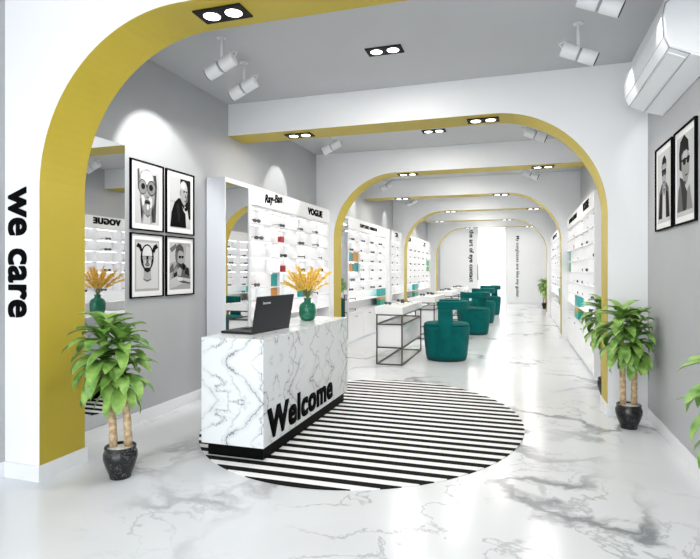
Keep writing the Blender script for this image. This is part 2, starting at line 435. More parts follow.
# track spot heads, twin cylinder on a stem; built pointing to -x and down
spot = thing('track_spotlight', '', 'spotlight')
TILT = math.radians(24)
dv = Vector((-math.cos(TILT), 0, -math.sin(TILT))); hc = Vector((0, 0, -.285))
st = MB(); st.tube([(0, 0, 0), (0, 0, -.012)], .045, 16); st.tube([(0, 0, -.012), (0, 0, -.23)], .016, 8); obj('stem', st, M['head'], spot)
for a0, a1, nm in ((.02, .165, 'front_barrel'), (-.15, -.002, 'rear_barrel')):
    q = MB(); q.tube([hc + dv * a0, hc + dv * a1], .066, 24, smooth=True); obj(nm, q, M['head'], spot, .004)
q = MB(); q.tube([hc + dv * -.004, hc + dv * .022], .052, 16); obj('joint', q, M['seam'], spot)
q = MB(); q.tube([hc + dv * .165, hc + dv * .172], .060, 24); obj('lens_ring', q, M['blackm'], spot)
q = MB(); q.tube([(0, 0, -.18)] + [(.05 + .16 * t, 0, -.19 + .04 * math.sin(PI * t) - .02 * t) for t in (0, .25, .5, .75)] + [tuple(hc - dv * .16 + Vector((.03, 0, .06))), tuple(hc - dv * .15)], .006, 6)
obj('cable', q, M['head'], spot)
sl = [((-2.78, 4.62, ZC), 0, 'white twin-barrel spotlight by the grey left wall, nearer of the front pair'),
      ((-2.88, 5.25, ZC), 0, 'white twin-barrel spotlight hanging just in front of the second arch on the left'),
      ((.57, 4.38, ZC), PI, 'white twin-barrel spotlight cut by the top edge, beside the air conditioner'),
      ((.52, 5.35, ZC), PI, 'white twin-barrel spotlight hanging just in front of the second arch on the right'),
      ((-2.89, 8.17, ZC), 0, 'white spotlight on the left behind the second arch, above the signed display'),
      ((.22, 8.35, ZC), PI, 'white spotlight on the right behind the second arch'),
      ((-2.97, 12.3, ZC), 0, 'white spotlight on the left behind the third arch'),
      ((.22, 11.7, ZC), PI, 'white spotlight on the right behind the third arch'),
      ((-3.0, 15.5, ZC), 0, 'small white spotlight on the left behind the fourth arch')]
BEAM = [(85, .30, 36), (4, .1, 30), (5, .2, 30), (12, .75, 28), (34, -.1, 28), (14, 0, 30), (24, 0, 24), (12, 0, 30), (24, 0, 24)]
for i, (loc, r, lab) in enumerate(sl):
    if i == 0: o = spot; o.location = loc; o['label'] = lab; o['group'] = 'track spotlights'
    else: o = dup(spot, loc, r, lab, 'track spotlights')
    L = bpy.data.lights.new('spot_beam', 'SPOT'); L.energy = BEAM[i][0]; L.spot_size = math.radians(2 * BEAM[i][2]); L.spot_blend = .35; L.shadow_soft_size = .015; L.color = (1, .99, .97)
    s_ = -1 if r == 0 else 1
    e = bpy.data.objects.new('spot_beam', L); C.objects.link(e)
    e.location = (loc[0] + s_ * .19, loc[1], loc[2] - .285 - .085)
    el_ = math.radians(12 + BEAM[i][2]); dd = Vector((s_ * math.cos(el_), BEAM[i][1], -math.sin(el_)))
    e.rotation_euler = dd.to_track_quat('-Z', 'Y').to_euler()

# bright corridor behind the back wall, lit from its own ceiling
for x_ in (-3.2, -2.2, -.3, .6):                          # unseen washers, added because the back wall came out too dark
    lamp_disc((x_, 25.6, ZC - .0145), 20)
    dup(down, (x_, 25.6, ZC - .001), 0, 'added unseen twin downlight brightening the lettered back wall', 'added downlights brightening the back wall')
cl_ = tag(obj('ceiling_panel_light', MB().box(-.9, .9, -.5, .5, -.03, 0), M['lamp'], loc=(-1.3, 28.8, ZC - .001)), 'flat ceiling light of the bright corridor behind the back wall', 'ceiling light')
area('corridor_light', (-1.3, 28.8, ZC - .06), 2.2, 1.2, 150, (1, 1, 1))

# ------------------------------------------------------------------ pictures
def ell(cx, cy, rx, ry, n=20, a0=0, a1=2 * PI):
    return [(cx + rx * math.cos(a0 + (a1 - a0) * k / n), cy + ry * math.sin(a0 + (a1 - a0) * k / n)) for k in range(n if abs(a1 - a0 - 2 * PI) < 1e-6 else n + 1)]
PR = {}
PR['glasses_girl'] = [(.72, [(.0, .0), (1, .0), (1, 1), (0, 1)]),
    (.28, [(.10, .95), (.17, .98), (.22, .70), (.20, .55), (.12, .62)]), (.22, [(.74, .90), (.86, .92), (.90, .72), (.84, .05), (.70, .04), (.74, .50)]),
    (.55, [(.16, .72), (.22, .92), (.5, 1.0), (.74, .90), (.82, .70), (.78, .40), (.66, .20), (.70, .02), (.26, .02), (.34, .24), (.2, .46)]),
    (.80, ell(.48, .84, .24, .12)), (.84, ell(.30, .42, .09, .09)), (.78, ell(.62, .40, .08, .1)), (.70, [(.3, .0), (.62, .0), (.60, .16), (.36, .18)]),
    (.12, ell(.30, .66, .165, .135)), (.50, ell(.30, .66, .150, .12)), (.12, ell(.66, .66, .18, .14)), (.46, ell(.66, .66, .160, .12)),
    (.10, ell(.32, .67, .08, .055)), (.08, ell(.64, .67, .085, .058)), 
    (.14, [(.44, .70), (.50, .70), (.50, .67), (.44, .67)]), (.35, [(.43, .50), (.55, .50), (.51, .47), (.46, .47)]),
    (.20, ell(.49, .39, .12, .05)), (.05, ell(.49, .37, .08, .035)), (.50, [(.42, .37), (.57, .37), (.60, .22), (.50, .15), (.41, .22)]), (.85, ell(.50, .31, .045, .05)),
    (.30, [(.36, .20), (.5, .12), (.64, .2), (.5, .155)]), (.40, [(.24, .50), (.30, .28), (.38, .18), (.30, .2), (.18, .42)])]
PR['bald_man'] = [(.74, [(0, 0), (1, 0), (1, 1), (0, 1)]), (.66, [(0, .5), (.45, .5), (.45, .53), (0, .53)]), (.06, [(.50, .98), (1, .98), (1, .2), (.86, .2), (.5, .55)]),
    (.68, ell(.66, .76, .19, .19)), (.60, [(.48, .78), (.50, .58), (.68, .46), (.84, .56), (.86, .76)]), (.78, ell(.63, .86, .12, .07)), (.34, [(.84, .74), (.86, .6), (.72, .46), (.78, .6)]),
    (.50, ell(.50, .70, .035, .06)), (.10, [(.64, .75), (.73, .76), (.73, .735), (.64, .72)]), (.10, [(.77, .76), (.84, .75), (.84, .725), (.77, .73)]), (.25, [(.75, .70), (.78, .62), (.72, .62)]), (.20, [(.68, .56), (.80, .57), (.79, .55), (.70, .54)]),
    (.75, [(.70, .46), (.84, .38), (.96, .05), (.72, .03), (.66, .30)]), (.03, [(.02, .02), (.08, .30), (.22, .50), (.42, .60), (.52, .58), (.64, .36), (.74, .30), (.78, .02)]), (.10, [(.30, .45), (.42, .5), (.5, .2), (.40, .1)]), (.03, [(.70, .42), (.82, .44), (.82, .36), (.70, .36)])]
PR['masked_head'] = [(.62, [(0, 0), (1, 0), (1, 1), (0, 1)]), (.76, [(.06, .05), (.94, .05), (.94, .95), (.06, .95)]),
    (.30, [(.34, .28), (.64, .28), (.66, .22), (.5, .18), (.34, .22)]), (.60, [(.36, .44), (.62, .44), (.66, .24), (.5, .21), (.34, .24)]), (.10, [(.36, .50), (.62, .50), (.63, .40), (.5, .36), (.37, .40)]),
    (.05, [(.05, .86), (.12, .94), (.24, .90), (.30, .80), (.22, .76), (.16, .84)]), (.05, [(.95, .86), (.88, .94), (.76, .90), (.68, .80), (.78, .74), (.84, .82)]),
    (.06, ell(.49, .66, .27, .26)), (.80, ell(.49, .70, .20, .19)), (.70, ell(.49, .56, .16, .13)), (.05, [(.25, .66), (.45, .62), (.49, .60), (.53, .62), (.73, .66), (.73, .69), (.25, .69)]),
    (.55, ell(.37, .65, .085, .045)), (.55, ell(.61, .65, .085, .045)), (.3, ell(.49, .58, .05, .05)), (.10, ell(.49, .52, .09, .03)), (.5, ell(.49, .525, .06, .015)),
    (.12, [(.30, .52), (.36, .46), (.62, .46), (.68, .52), (.62, .42), (.36, .42)])]
PR['hands_man'] = [(.58, [(0, 0), (1, 0), (1, 1), (0, 1)]), (.70, [(0, .55), (.3, .6), (.35, 1), (0, 1)]), (.66, [(.7, .5), (1, .45), (1, .9), (.8, .95)]), (.36, [(0, .86), (.3, .98), (.34, .90), (.1, .78)]), (.30, [(0, .46), (.16, .56), (.2, .40), (0, .34)]),
    (.30, [(.10, .16), (.16, .40), (.32, .54), (.72, .54), (.92, .42), (.98, .16)]), (.48, [(.12, .20), (.18, .40), (.34, .50), (.40, .30), (.30, .18)]), (.34, ell(.46, .73, .21, .24)), (.56, ell(.52, .66, .16, .19)), (.24, [(.26, .78), (.34, .94), (.50, .98), (.64, .90), (.66, .80), (.46, .84)]), (.10, [(.42, .72), (.66, .72), (.66, .70), (.42, .70)]), (.10, ell(.47, .69, .06, .03)), (.10, ell(.60, .69, .05, .03)),
    (.16, [(.38, .58), (.52, .54), (.66, .58), (.62, .48), (.52, .44), (.42, .48)]), (.04, ell(.66, .48, .08, .07)), (.10, [(.70, .34), (.94, .28), (.90, .46), (.76, .46)]), (.60, [(.34, .42), (.46, .48), (.56, .42), (.52, .28), (.36, .30)]), (.12, [(.18, .34), (.34, .38), (.32, .24), (.18, .26)]),
    (.70, [(.0, .20), (.30, .28), (.98, .22), (.98, .12), (.5, .11), (.30, .06), (0, .02)]), (.28, [(.30, .20), (.62, .19), (.98, .14), (.98, .11), (.6, .13)]), (.78, [(.34, .26), (.56, .25), (.60, .18), (.36, .18)])]
PR['shades_man'] = [(.76, [(0, 0), (1, 0), (1, 1), (0, 1)]), (.30, [(.06, .06), (.14, .44), (.36, .56), (.66, .56), (.86, .46), (.94, .06)]), (.10, [(.10, .06), (.20, .40), (.38, .44), (.34, .06)]), (.10, [(.90, .06), (.82, .40), (.66, .44), (.70, .06)]),
    (.78, [(.38, .06), (.42, .5), (.62, .5), (.66, .06)]), (.05, [(.46, .48), (.58, .48), (.55, .38), (.50, .38)]), (.62, ell(.52, .68, .17, .20)), (.10, [(.34, .80), (.40, .90), (.56, .94), (.70, .86), (.70, .74), (.64, .82), (.40, .82), (.35, .72)]),
    (.06, ell(.44, .70, .075, .05)), (.06, ell(.61, .70, .075, .05)), (.06, [(.36, .74), (.68, .74), (.68, .72), (.36, .72)]), (.20, [(.46, .57), (.58, .57), (.57, .55), (.47, .55)]), (.45, [(.40, .60), (.5, .5), (.62, .6), (.56, .5), (.48, .5)])]
PR['quiff_man'] = [(.74, [(0, 0), (1, 0), (1, 1), (0, 1)]), (.08, [(.14, .80), (.22, .94), (.46, 1.0), (.70, .90), (.74, .76), (.60, .78), (.40, .74), (.30, .56), (.16, .60)]), (.55, [(.30, .76), (.42, .80), (.62, .80), (.76, .72), (.78, .52), (.64, .40), (.44, .42), (.30, .58)]),
    (.70, ell(.52, .74, .14, .05)), (.06, ell(.48, .665, .09, .045)), (.06, ell(.70, .665, .085, .045)), (.06, [(.28, .70), (.80, .70), (.80, .675), (.28, .675)]), (.22, [(.52, .50), (.68, .50), (.66, .48), (.54, .48)]), (.28, [(.40, .44), (.62, .40), (.50, .36), (.36, .46)]),
    (.18, [(.20, .50), (.38, .46), (.62, .30), (.72, .22), (.60, .06), (.16, .06)]), (.35, [(.04, .06), (.12, .34), (.26, .46), (.40, .06)]), (.48, [(.62, .06), (.66, .30), (.80, .36), (.96, .06)])]
def picture(label, side, ya, yb, z0, z1, art, group):
    """side -1: left wall (facing +x), +1: right wall (facing -x)"""
    X = XL if side < 0 else XR; g = 1 if side < 0 else -1
    t = thing('picture_frame', label, 'picture', (X, (ya + yb) / 2, z0), 0, group)
    w = (yb - ya) / 2; H = z1 - z0; f = .014
    fm = MB()
    for (a, b_, c_, d_) in ((-w, w, 0, f), (-w, w, H - f, H), (-w, -w + f, f, H - f), (w - f, w, f, H - f)):
        fm.box(g * .001, g * .025, a, b_, c_, d_)
    obj('frame', fm, M['black'], t)
    pm = MB(); pm.box(g * .003, g * .012, -w + f, w - f, f, H - f); obj('mount', pm, M['paper'], t)
    mx_ = .055; mz = .055
    ww = 2 * w - 2 * f - 2 * mx_; hh = H - 2 * f - 2 * mz
    am = MB(); ms = []
    dirn = 1 if side < 0 else -1      # reading direction along y as the viewer sees it
    for k, (v, pts) in enumerate(PR[art]):
        d_ = g * (.0125 + k * .00025)
        q = [(d_, dirn * (p[0] - .5) * ww, f + mz + p[1] * hh) for p in pts]
        gm = grey(v)
        if gm not in ms: ms.append(gm)
        fa = am.poly(q, ms.index(gm))
    bmesh.ops.triangulate(am.b, faces=am.b.faces[:])
    for fa in am.b.faces:
        if fa.normal.x * g < 0: fa.normal_flip()
    obj('print', am, ms, t, rec=False)
    return t
gl = 'framed portraits on the left wall'; gr = 'framed portraits on the right wall'
picture('black-framed portrait of a face with big round glasses and open mouth', -1, 4.56, 5.095, 2.03, 2.765, 'glasses_girl', gl)
picture('black-framed portrait of a bald man in a dark coat, seen over the shoulder', -1, 5.14, 5.685, 2.03, 2.765, 'bald_man', gl)
picture('black-framed print of a masked head with two dark horns, lower left of four', -1, 4.56, 5.095, 1.315, 2.0, 'masked_head', gl)
picture('black-framed portrait of a man resting on folded arms, lower right of four', -1, 5.14, 5.685, 1.315, 2.0, 'hands_man', gl)
picture('black-framed portrait of a standing person in dark jacket and round sunglasses', 1, 5.49, 6.10, 1.995, 2.815, 'shades_man', gr)
picture('black-framed portrait of a person with dark swept-up hair and sunglasses', 1, 4.81, 5.42, 1.995, 2.815, 'quiff_man', gr)

# ------------------------------------------------------------------ mirror on the left wall
t = thing('wall_mirror', 'tall frameless mirror on the left wall beside the yellow arch lining', 'mirror', (XL, 4.05, .125))
obj('backing', MB().box(.001, .010, -.42, .43, 0, 2.745), M['panel'], t)
obj('mirror_glass', MB().box(.010, .014, -.42, .43, 0, 2.745), M['mirror'], t)

# ------------------------------------------------------------------ air conditioner
t = thing('air_conditioner', 'long white wall-mounted air conditioner high on the right wall', 'air conditioner', (XR, 4.39, 3.10))
obj('mounting_plate', MB().box(-.0008, 0, .1, 1.4, .1, .45), M['seam'], t)
prof = [(0, 0), (-.165, .055), (-.30, .12), (-.335, .20), (-.345, .34), (-.325, .44), (-.25, .505), (0, .51)]
body = MB(); body.prism([(p[0] - .001, p[1]) for p in prof], .0, 1.49, 'y'); obj('body', body, M['plastic'], t, .012, 3)
def shrink(f): return [(-.17 + (p[0] + .17) * f, .25 + (p[1] - .25) * f) for p in prof]
cap = MB(); cap.prism(shrink(.93), -.012, .0, 'y'); obj('end_cap', cap, M['plastic'], t, .006)
sm = MB()
for (p, q) in (((-.165, .055), (-.30, .12)),):
    fx = lambda u: (p[0] + (q[0] - p[0]) * u, p[1] + (q[1] - p[1]) * u)
    a_, b_ = fx(.08), fx(.92)
    nrm = (-.434, -.90)
    sm.prism([(a_[0], a_[1]), (b_[0], b_[1]), (b_[0] + nrm[0] * .010, b_[1] + nrm[1] * .010), (a_[0] + nrm[0] * .010, a_[1] + nrm[1] * .010)], .07, 1.42, 'y')
obj('air_flap', sm, M['plastic'], t, .003)
sm = MB()
for (px, pz) in ((-.167, .0545), (-.300, .1185), (-.333, .197)):
    sm.tube([(px, .01, pz), (px, 1.48, pz)], .004, 6)
obj('seam_line', sm, M['seam'], t)
sm = MB()
for a_, b_ in zip(prof[1:6], prof[2:7]): sm.tube([(a_[0], .0, a_[1]), (b_[0], .0, b_[1])], .005, 6)
obj('end_seam', sm, M['seam'], t)

# ------------------------------------------------------------------ rug
r_ = MB(); RX, RY = 1.66, 2.0
import_k = 96
top = []
r_.prism([(RX * .995 * math.cos(2 * PI * k / import_k), RY * .995 * math.sin(2 * PI * k / import_k)) for k in range(import_k)], 0.0005, .008, 'z')
rug = tag(obj('round_rug', r_, M['rug'], loc=(RUG[0], RUG[1], 0)), 'large round black and white striped rug under the marble reception desk', 'rug')

# ------------------------------------------------------------------ reception desk
DX0, DX1, DY0, DY1, DZ = -2.61, -2.02, 4.01, 6.28, 1.03
t = thing('reception_desk', 'white marble reception desk with black plinth and large Welcome lettering', 'desk', (DX0, DY0, .009))
w_, d_ = DX1 - DX0, DY1 - DY0; zb = .115
cb = MB(); cb.box(0, w_, 0, d_, zb, DZ - .009 - .02); obj('cabinet', cb, M['desk'], t, .003)
obj('worktop', MB().box(-.0, w_, 0, d_, DZ - .029, DZ - .009), M['desk'], t, .002)
obj('plinth', MB().box(.03, w_ - .03, .06, d_ - .05, 0, zb), M['plinth'], t)
lettering('lettering', 'Welcome', (w_ + .0005, .085, .165), (0, 1, 0), (0, 0, 1), 1.62, .25, .004, M['black'], t, .040)

# laptop: user sits on the wall side, lid faces the room
t = thing('laptop', 'black laptop open on the marble reception desk', 'laptop', (-2.30, 4.70, DZ + .001), math.radians(-5))
bs = MB(); bs.box(-.27, .07, -.41, .27, 0, .022); obj('base', bs, M['laptop'], t, .006)
kb = MB()
for r in range(5):
    for c_ in range(14):
        kb.box(-.17 + r * .034, -.17 + r * .034 + .027, -.24 + c_ * .0345, -.24 + c_ * .0345 + .028, .022, .025)
obj('keyboard', kb, M['blackm'], t)
obj('touchpad', MB().box(-.25, -.19, -.07, .07, .022, .0235), M['screen'], t)
lid = bpy.data.objects.new('x', None)
ang = math.radians(10)
def lidmb(x0, x1, y0, y1, z0, z1):
    mb = MB(); mb.box(x0, x1, y0, y1, z0, z1)
    for v in mb.b.verts:
        x, z = v.co.x, v.co.z
        v.co.x = .062 + x * math.cos(ang) + z * math.sin(ang); v.co.z = .018 - x * math.sin(ang) + z * math.cos(ang)
    return mb
bpy.data.objects.remove(lid)
ld = obj('lid', lidmb(-.006, .006, -.41, .27, 0, .325), M['laptop'], t, .005)
obj('screen', lidmb(-.008, -.006, -.38, .24, .02, .30), M['screen'], ld)
Ux = Vector((0, 1, 0)); Vx = Vector((math.sin(ang), 0, math.cos(ang)))
lettering('lid_lettering', 'lenovo', Vector((.062 + .0065 + .25 * math.sin(ang), -.30, .018 + .25 * math.cos(ang))), Ux, Vx, .13, .025, .001, M['silver'], ld, .02)

# vase with yellow flowers
t = thing('glass_vase', 'green glass vase standing at the far end of the reception desk', 'vase', (-2.32, 5.72, DZ + .001))
vp = [(0, 0), (.060, 0), (.082, .015), (.096, .06), (.098, .14), (.090, .18), (.065, .205), (.040, .215), (.038, .240), (.048, .256), (.042, .258), (.033, .240), (.034, .216), (.058, .198), (.082, .175), (.090, .14), (.088, .06), (.074, .022), (0, .018)]
vm = MB(); vm.lathe(vp, 32)
obj('glass_body', vm, M['glass'], t)
fw = thing('flower_bouquet', 'yellow spiky blossom branches fanning out of the green vase', 'flowers', (-2.32, 5.72, DZ + .03))
sm = MB(); bm_ = MB()
rnd = random.Random(3)
for k in range(40):
    az = rnd.uniform(0, 2 * PI); sp = rnd.uniform(.08, 1.0) ** .7 * math.radians(56); L = rnd.uniform(.42, .56)
    # fan mostly across the view
    dx = math.sin(sp) * math.cos(az); dy = math.sin(sp) * math.sin(az); dz = math.cos(sp)
    pts = []
    for u in (0, .35, .42, .6, .8, 1):
        s2 = max(0, u - .38) / .62
        px = .02 * math.cos(az) * u + dx * L * .75 * s2; py = .02 * math.sin(az) * u + dy * L * .75 * s2
        pz = .02 + u * .235 / .42 if u <= .42 else .255 + (dz * L * .72) * s2 - .05 * s2 * s2
        pts.append(Vector((px, py, pz)))
    sm.tube(pts, .0025, 4)
    for j in range(60):
        u = rnd.uniform(.25, 1.0)
        seg_ = pts[2:]; q = u * (len(seg_) - 1); i0 = min(int(q), len(seg_) - 2); p = seg_[i0].lerp(seg_[i0 + 1], q - i0)
        dirv = (seg_[i0 + 1] - seg_[i0]).normalized() + Vector((rnd.uniform(-1, 1), rnd.uniform(-1, 1), rnd.uniform(-.5, 1))) * .9
        dirv.normalize(); ln_ = rnd.uniform(.02, .045) ; sd = dirv.cross(Vector((rnd.random(), rnd.random(), rnd.random()))).normalized() * rnd.uniform(.004, .008)
        e = p + dirv * ln_; mm_ = p + dirv * ln_ * .5
        bm_.poly([p, mm_ + sd, e, mm_ - sd]); nn = dirv.cross(sd).normalized() * .006
        bm_.poly([p, mm_ + nn, e, mm_ - nn])
obj('stems', sm, M['stem'], fw); obj('blossoms', bm_, M['blossom'], fw, rec=False)

# ------------------------------------------------------------------ plants
def make_plant(seed, wall=None, lean=0.0):
    rnd = random.Random(seed)
    t = thing('potted_dracaena', '', 'plant')
    p = MB(); p.lathe([(0, 0), (.078, 0), (.080, .01), (.084, .03), (.108, .09), (.126, .15), (.126, .19), (.112, .222), (.118, .235), (.114, .245), (.101, .24), (.097, .21), (0, .205)], 32)
    obj('pot', p, M['pot'], t)
    s_ = MB(); s_.lathe([(.098, .205), (.098, .226), (.06, .236), (0, .238)], 24); 
    obj('pebbles', s_, M['pebble'], t)
    tops = []
    for (x, y, h_, lx) in ((-.055, .0, .86, -.01), (.052, .02, .80, .012)):
        q = MB(); n_ = 9
        q.tube([(x + (lx + lean) * u * u, y, .23 + (h_ - .23) * u) for u in [k / n_ for k in range(n_ + 1)]], [.030 - .006 * k / n_ + (.0025 if k % 2 else 0) for k in range(n_ + 1)], 12)
        obj('cane', q, M['trunk'], t); tops.append((x + lx + lean, y, h_))
    lf = MB()
    def leaf(o, az, elev, L, W, droop):
        ca, sa = math.cos(az), math.sin(az); n_ = 7; rows = []
        x, z, e = 0, 0, elev; ds = L / n_
        for k in range(n_ + 1):
            u = k / n_
            wd = W * (math.sin(PI * min(1, u * .92 + .06)) ** .75) if k < n_ else .002
            ctr = Vector((o[0] + ca * x, o[1] + sa * x, o[2] + z)); side = Vector((-sa, ca, 0))
            up = Vector((-ca * math.sin(e), -sa * math.sin(e), math.cos(e)))
            rows.append([lf.b.verts.new(ctr - side * wd * .5 + up * wd * .16), lf.b.verts.new(ctr), lf.b.verts.new(ctr + side * wd * .5 + up * wd * .16)])
            x += ds * math.cos(e); z += ds * math.sin(e); e -= droop / n_
        for a_, b_ in zip(rows[:-1], rows[1:]):
            lf._f([a_[0], a_[1], b_[1], b_[0]], smooth=True); lf._f([a_[1], a_[2], b_[2], b_[1]], smooth=True)
    for ti, (x, y, h_) in enumerate(tops):
        for lay, (zz, cnt, el, L) in enumerate(((-.06, 8, -.2, .25), (.03, 9, .0, .29), (.11, 9, .25, .31), (.19, 9, .45, .32), (.27, 8, .75, .29), (.33, 6, 1.05, .25))):
            for k in range(cnt):
                az = 2 * PI * (k + rnd.uniform(-.3, .3)) / cnt + lay * .7 + ti
                leaf((x, y, h_ + zz + rnd.uniform(-.03, .03) - .05), az, el + rnd.uniform(-.2, .25), L * rnd.uniform(.85, 1.12), rnd.uniform(.09, .12), rnd.uniform(.9, 1.9))
        sp_ = lf.tube([(x, y, h_ - .02), (x, y, h_ + .30)], [.022, .010], 8)
    if wall is not None:
        for v in lf.b.verts:
            if v.co.x > wall * .6: v.co.x = wall * .6 + (wall * .4) * (1 - math.exp(-(v.co.x - wall * .6) / (wall * .4)))
    obj('foliage', lf, M['leaf'], t, rec=False)
    return t
pl = make_plant(5, None, -.07); pw = make_plant(11, .24)
plants = [((-2.955, 3.43, 0), .3, 'leafy potted dracaena in black marbled pot beside the tall wall mirror'),
          ((1.065, 6.06, 0), .0, 'leafy potted dracaena standing before the second arch, below the right-hand pictures'),
          ((1.07, 7.45, 0), .08, 'leafy potted dracaena half hidden behind the yellow edge of the second arch'),
          ((1.06, 20.9, 0), -.1, 'potted dracaena far back by the right wall, nearer of the far two'),
          ((1.04, 24.2, 0), .1, 'farthest potted dracaena, near the back wall on the right'),
          ((1.07, 2.90, 0), -.05, 'potted dracaena whose leaves poke in at the right edge of the picture')]
for i, (loc, r, lab) in enumerate(plants):
    if i < 2: o = (pl, pw)[i]; o.location = loc; o.rotation_euler.z = r; o['label'] = lab; o['group'] = 'potted dracaenas'
    else: o = dup(pw, loc, r, lab, 'potted dracaenas')

# ------------------------------------------------------------------ eyeglasses prototype, lenses facing +y, standing on z=0
def make_glasses():
    t = thing('eyeglasses', '', 'eyeglasses')
    f = MB()
    for sx_ in (-1, 1):
        ring = [(sx_ * .036 + .030 * math.cos(a) * (1.0), 0, .026 + .017 * math.sin(a)) for a in [2 * PI * k / 14 for k in range(15)]]
        f.tube(ring, .0045, 5, cap=False)
    f.tube([(-.008, 0, .034), (0, .002, .038), (.008, 0, .034)], .004, 5)
    obj('rims', f, M['frameb'], t)
    for sx_ in (-1, 1):
        g = MB(); g.tube([(sx_ * .066, 0, .034), (sx_ * .070, -.012, .035), (sx_ * .070, -.10, .032), (sx_ * .068, -.14, .008)], .0035, 5); obj('temple', g, M['frameb'], t)
    L = MB()
    for sx_ in (-1, 1): L.prism([(sx_ * .036 + .028 * math.cos(a), .026 + .015 * math.sin(a)) for a in [2 * PI * k / 12 for k in range(12)]], -.001, .001, 'y')
    obj('lenses', L, M['lens'], t)
    t.scale = (1.25, 1.25, 1.25)
    return t
gproto = [None]
def glasses(loc, rz, label, group):
    if gproto[0] is None:
        gproto[0] = make_glasses(); o = gproto[0]; o.location = loc; o.rotation_euler = (0, 0, rz); o['label'] = label; o['group'] = group
        return o
    return dup(gproto[0], loc, rz, label, group)

def block(loc, sx_, sy_, sz_, m, label, cat='box', group='coloured display blocks'):
    b_ = MB().box(-sx_ / 2, sx_ / 2, -sy_ / 2, sy_ / 2, 0, sz_)
    return tag(obj('display_block', b_, M[m], loc=loc, bevel=.004), label, cat, group)

# ------------------------------------------------------------------ wall displays
ZS = [2.53, 2.285, 2.045, 1.81, 1.585, 1.365, 1.15]
ORD = ['top', 'second', 'third', 'fourth', 'fifth', 'lowest']
NUM = ['first', 'second', 'third', 'fourth', 'fifth', 'sixth', 'seventh', 'eighth']
def display(side, ya, yb, rows, label, short, signs=(), depth=.282, empty=(), skip=0.0, base=True):
    X = XL if side < 0 else XR; g = 1 if side < 0 else -1; gap = .016
    t = thing('wall_display', label, 'display cabinet', (X, ya, 0))
    L = yb - ya; D = depth
    B = lambda mb, d0, d1, y0, y1, z0, z1: mb.box(g * d0, g * d1, y0, y1, z0, z1)
    c_ = MB()
    B(c_, gap, D, 0, .022, 0, 2.79); B(c_, gap, D, L - .022, L, 0, 2.79); B(c_, gap, D, .022, L - .022, 2.768, 2.79)
    obj('side_frame', c_, M['lacquer'], t)
    B_ = MB(); B(B_, gap, .03, .022, L - .022, .68, 2.768); obj('back_panel', B_, M['lacquer'], t)
    hp = MB(); B(hp, D - .02, D, .022, L - .022, 2.53, 2.768); hd = obj('header_panel', hp, M['lacquer'], t)
    for (txt, y0, y1, z0, z1, bold, shr) in signs:
        if txt == 'Ray-Ban': lettering('sign_lettering', txt, (g * (D + .0005), y0 - ya, z0), (0, math.cos(.12), math.sin(.12)), (0, -math.sin(.12), math.cos(.12)), y1 - y0, z1 - z0, .005, M['black'], hd, bold, shr)
        elif side < 0: lettering('sign_lettering', txt, (g * (D + .0005), y0 - ya, z0), (0, 1, 0), (0, 0, 1), y1 - y0, z1 - z0, .005, M['black'], hd, bold, shr)
        else: lettering('sign_lettering', txt, (g * (D + .0005), y1 - ya, z0), (0, -1, 0), (0, 0, 1), y1 - y0, z1 - z0, .005, M['black'], hd, bold, shr)
    for z in ZS:
        s_ = MB(); B(s_, .03, D - (.02 if z == ZS[0] else .0), .022, L - .022, z - .018, z); obj('shelf', s_, M['shelf'], t)
        if True:
            q = MB(); B(q, .12, .135, .03, L - .03, z - .021, z - .018); obj('light_strip', q, M['led'], t)
    for r, divs in enumerate(rows):
        for y in divs:
            s_ = MB(); B(s_, .03, D - .004, y - ya - .009, y - ya + .009, ZS[r + 1], ZS[r] - .018); obj('divider', s_, M['shelf'], t)
    if base:
        s_ = MB(); B(s_, .03, D, .022, L - .022, .905, .92); obj('niche_shelf', s_, M['lacquer'], t)
        s_ = MB(); B(s_, gap, D + .012, .0, L, .655, .68); obj('counter_ledge', s_, M['lacquer'], t)
        nb = max(1, round(L / 1.1)); wd = (L - .044) / nb
        for k in range(nb):
            s_ = MB(); B(s_, .03, D, .022 + k * wd + .003, .022 + (k + 1) * wd - .003, .06, .65); dr = obj('drawer_front', s_, M['lacquer'], t, .003)
            s_ = MB(); B(s_, D, D + .012, .022 + (k + .5) * wd - .07, .022 + (k + .5) * wd + .07, .56, .575); obj('handle', s_, M['steel'], dr)
        s_ = MB(); B(s_, gap, D - .03, .022, L - .022, 0, .058); obj('plinth', s_, M['panel'], t)
    # the wares
    rnd = random.Random(int(ya * 10) + side)
    for r in range(6):
        edges = [ya + .022] + list(rows[r]) + [yb - .022]
        for k in range(len(edges) - 1):
            if (r, k) in empty: continue
            y = edges[k] + (edges[k + 1] - edges[k]) * rnd.uniform(.32, .55)
            rz = (-PI / 2 if side < 0 else PI / 2) + rnd.uniform(-.5, .5)
            glasses((X + g * (D - .13 + .08), y, ZS[r + 1] + .0005), rz,
                    'black eyeglasses in %s cell from near end, %s shelf, %s' % (NUM[min(k, 7)], ORD[r], short), 'eyeglasses on the wall displays')
    if base:
        for zz, nm in ((.92, 'upper'), (.68, 'lower')):
            y = ya + L * .2
            glasses((X + g * (D - .06), y, zz + .0005), (-PI / 2 if side < 0 else PI / 2) + .2, 'black eyeglasses in %s open niche, low in %s' % (nm, short), 'eyeglasses in the low niches')
    return t

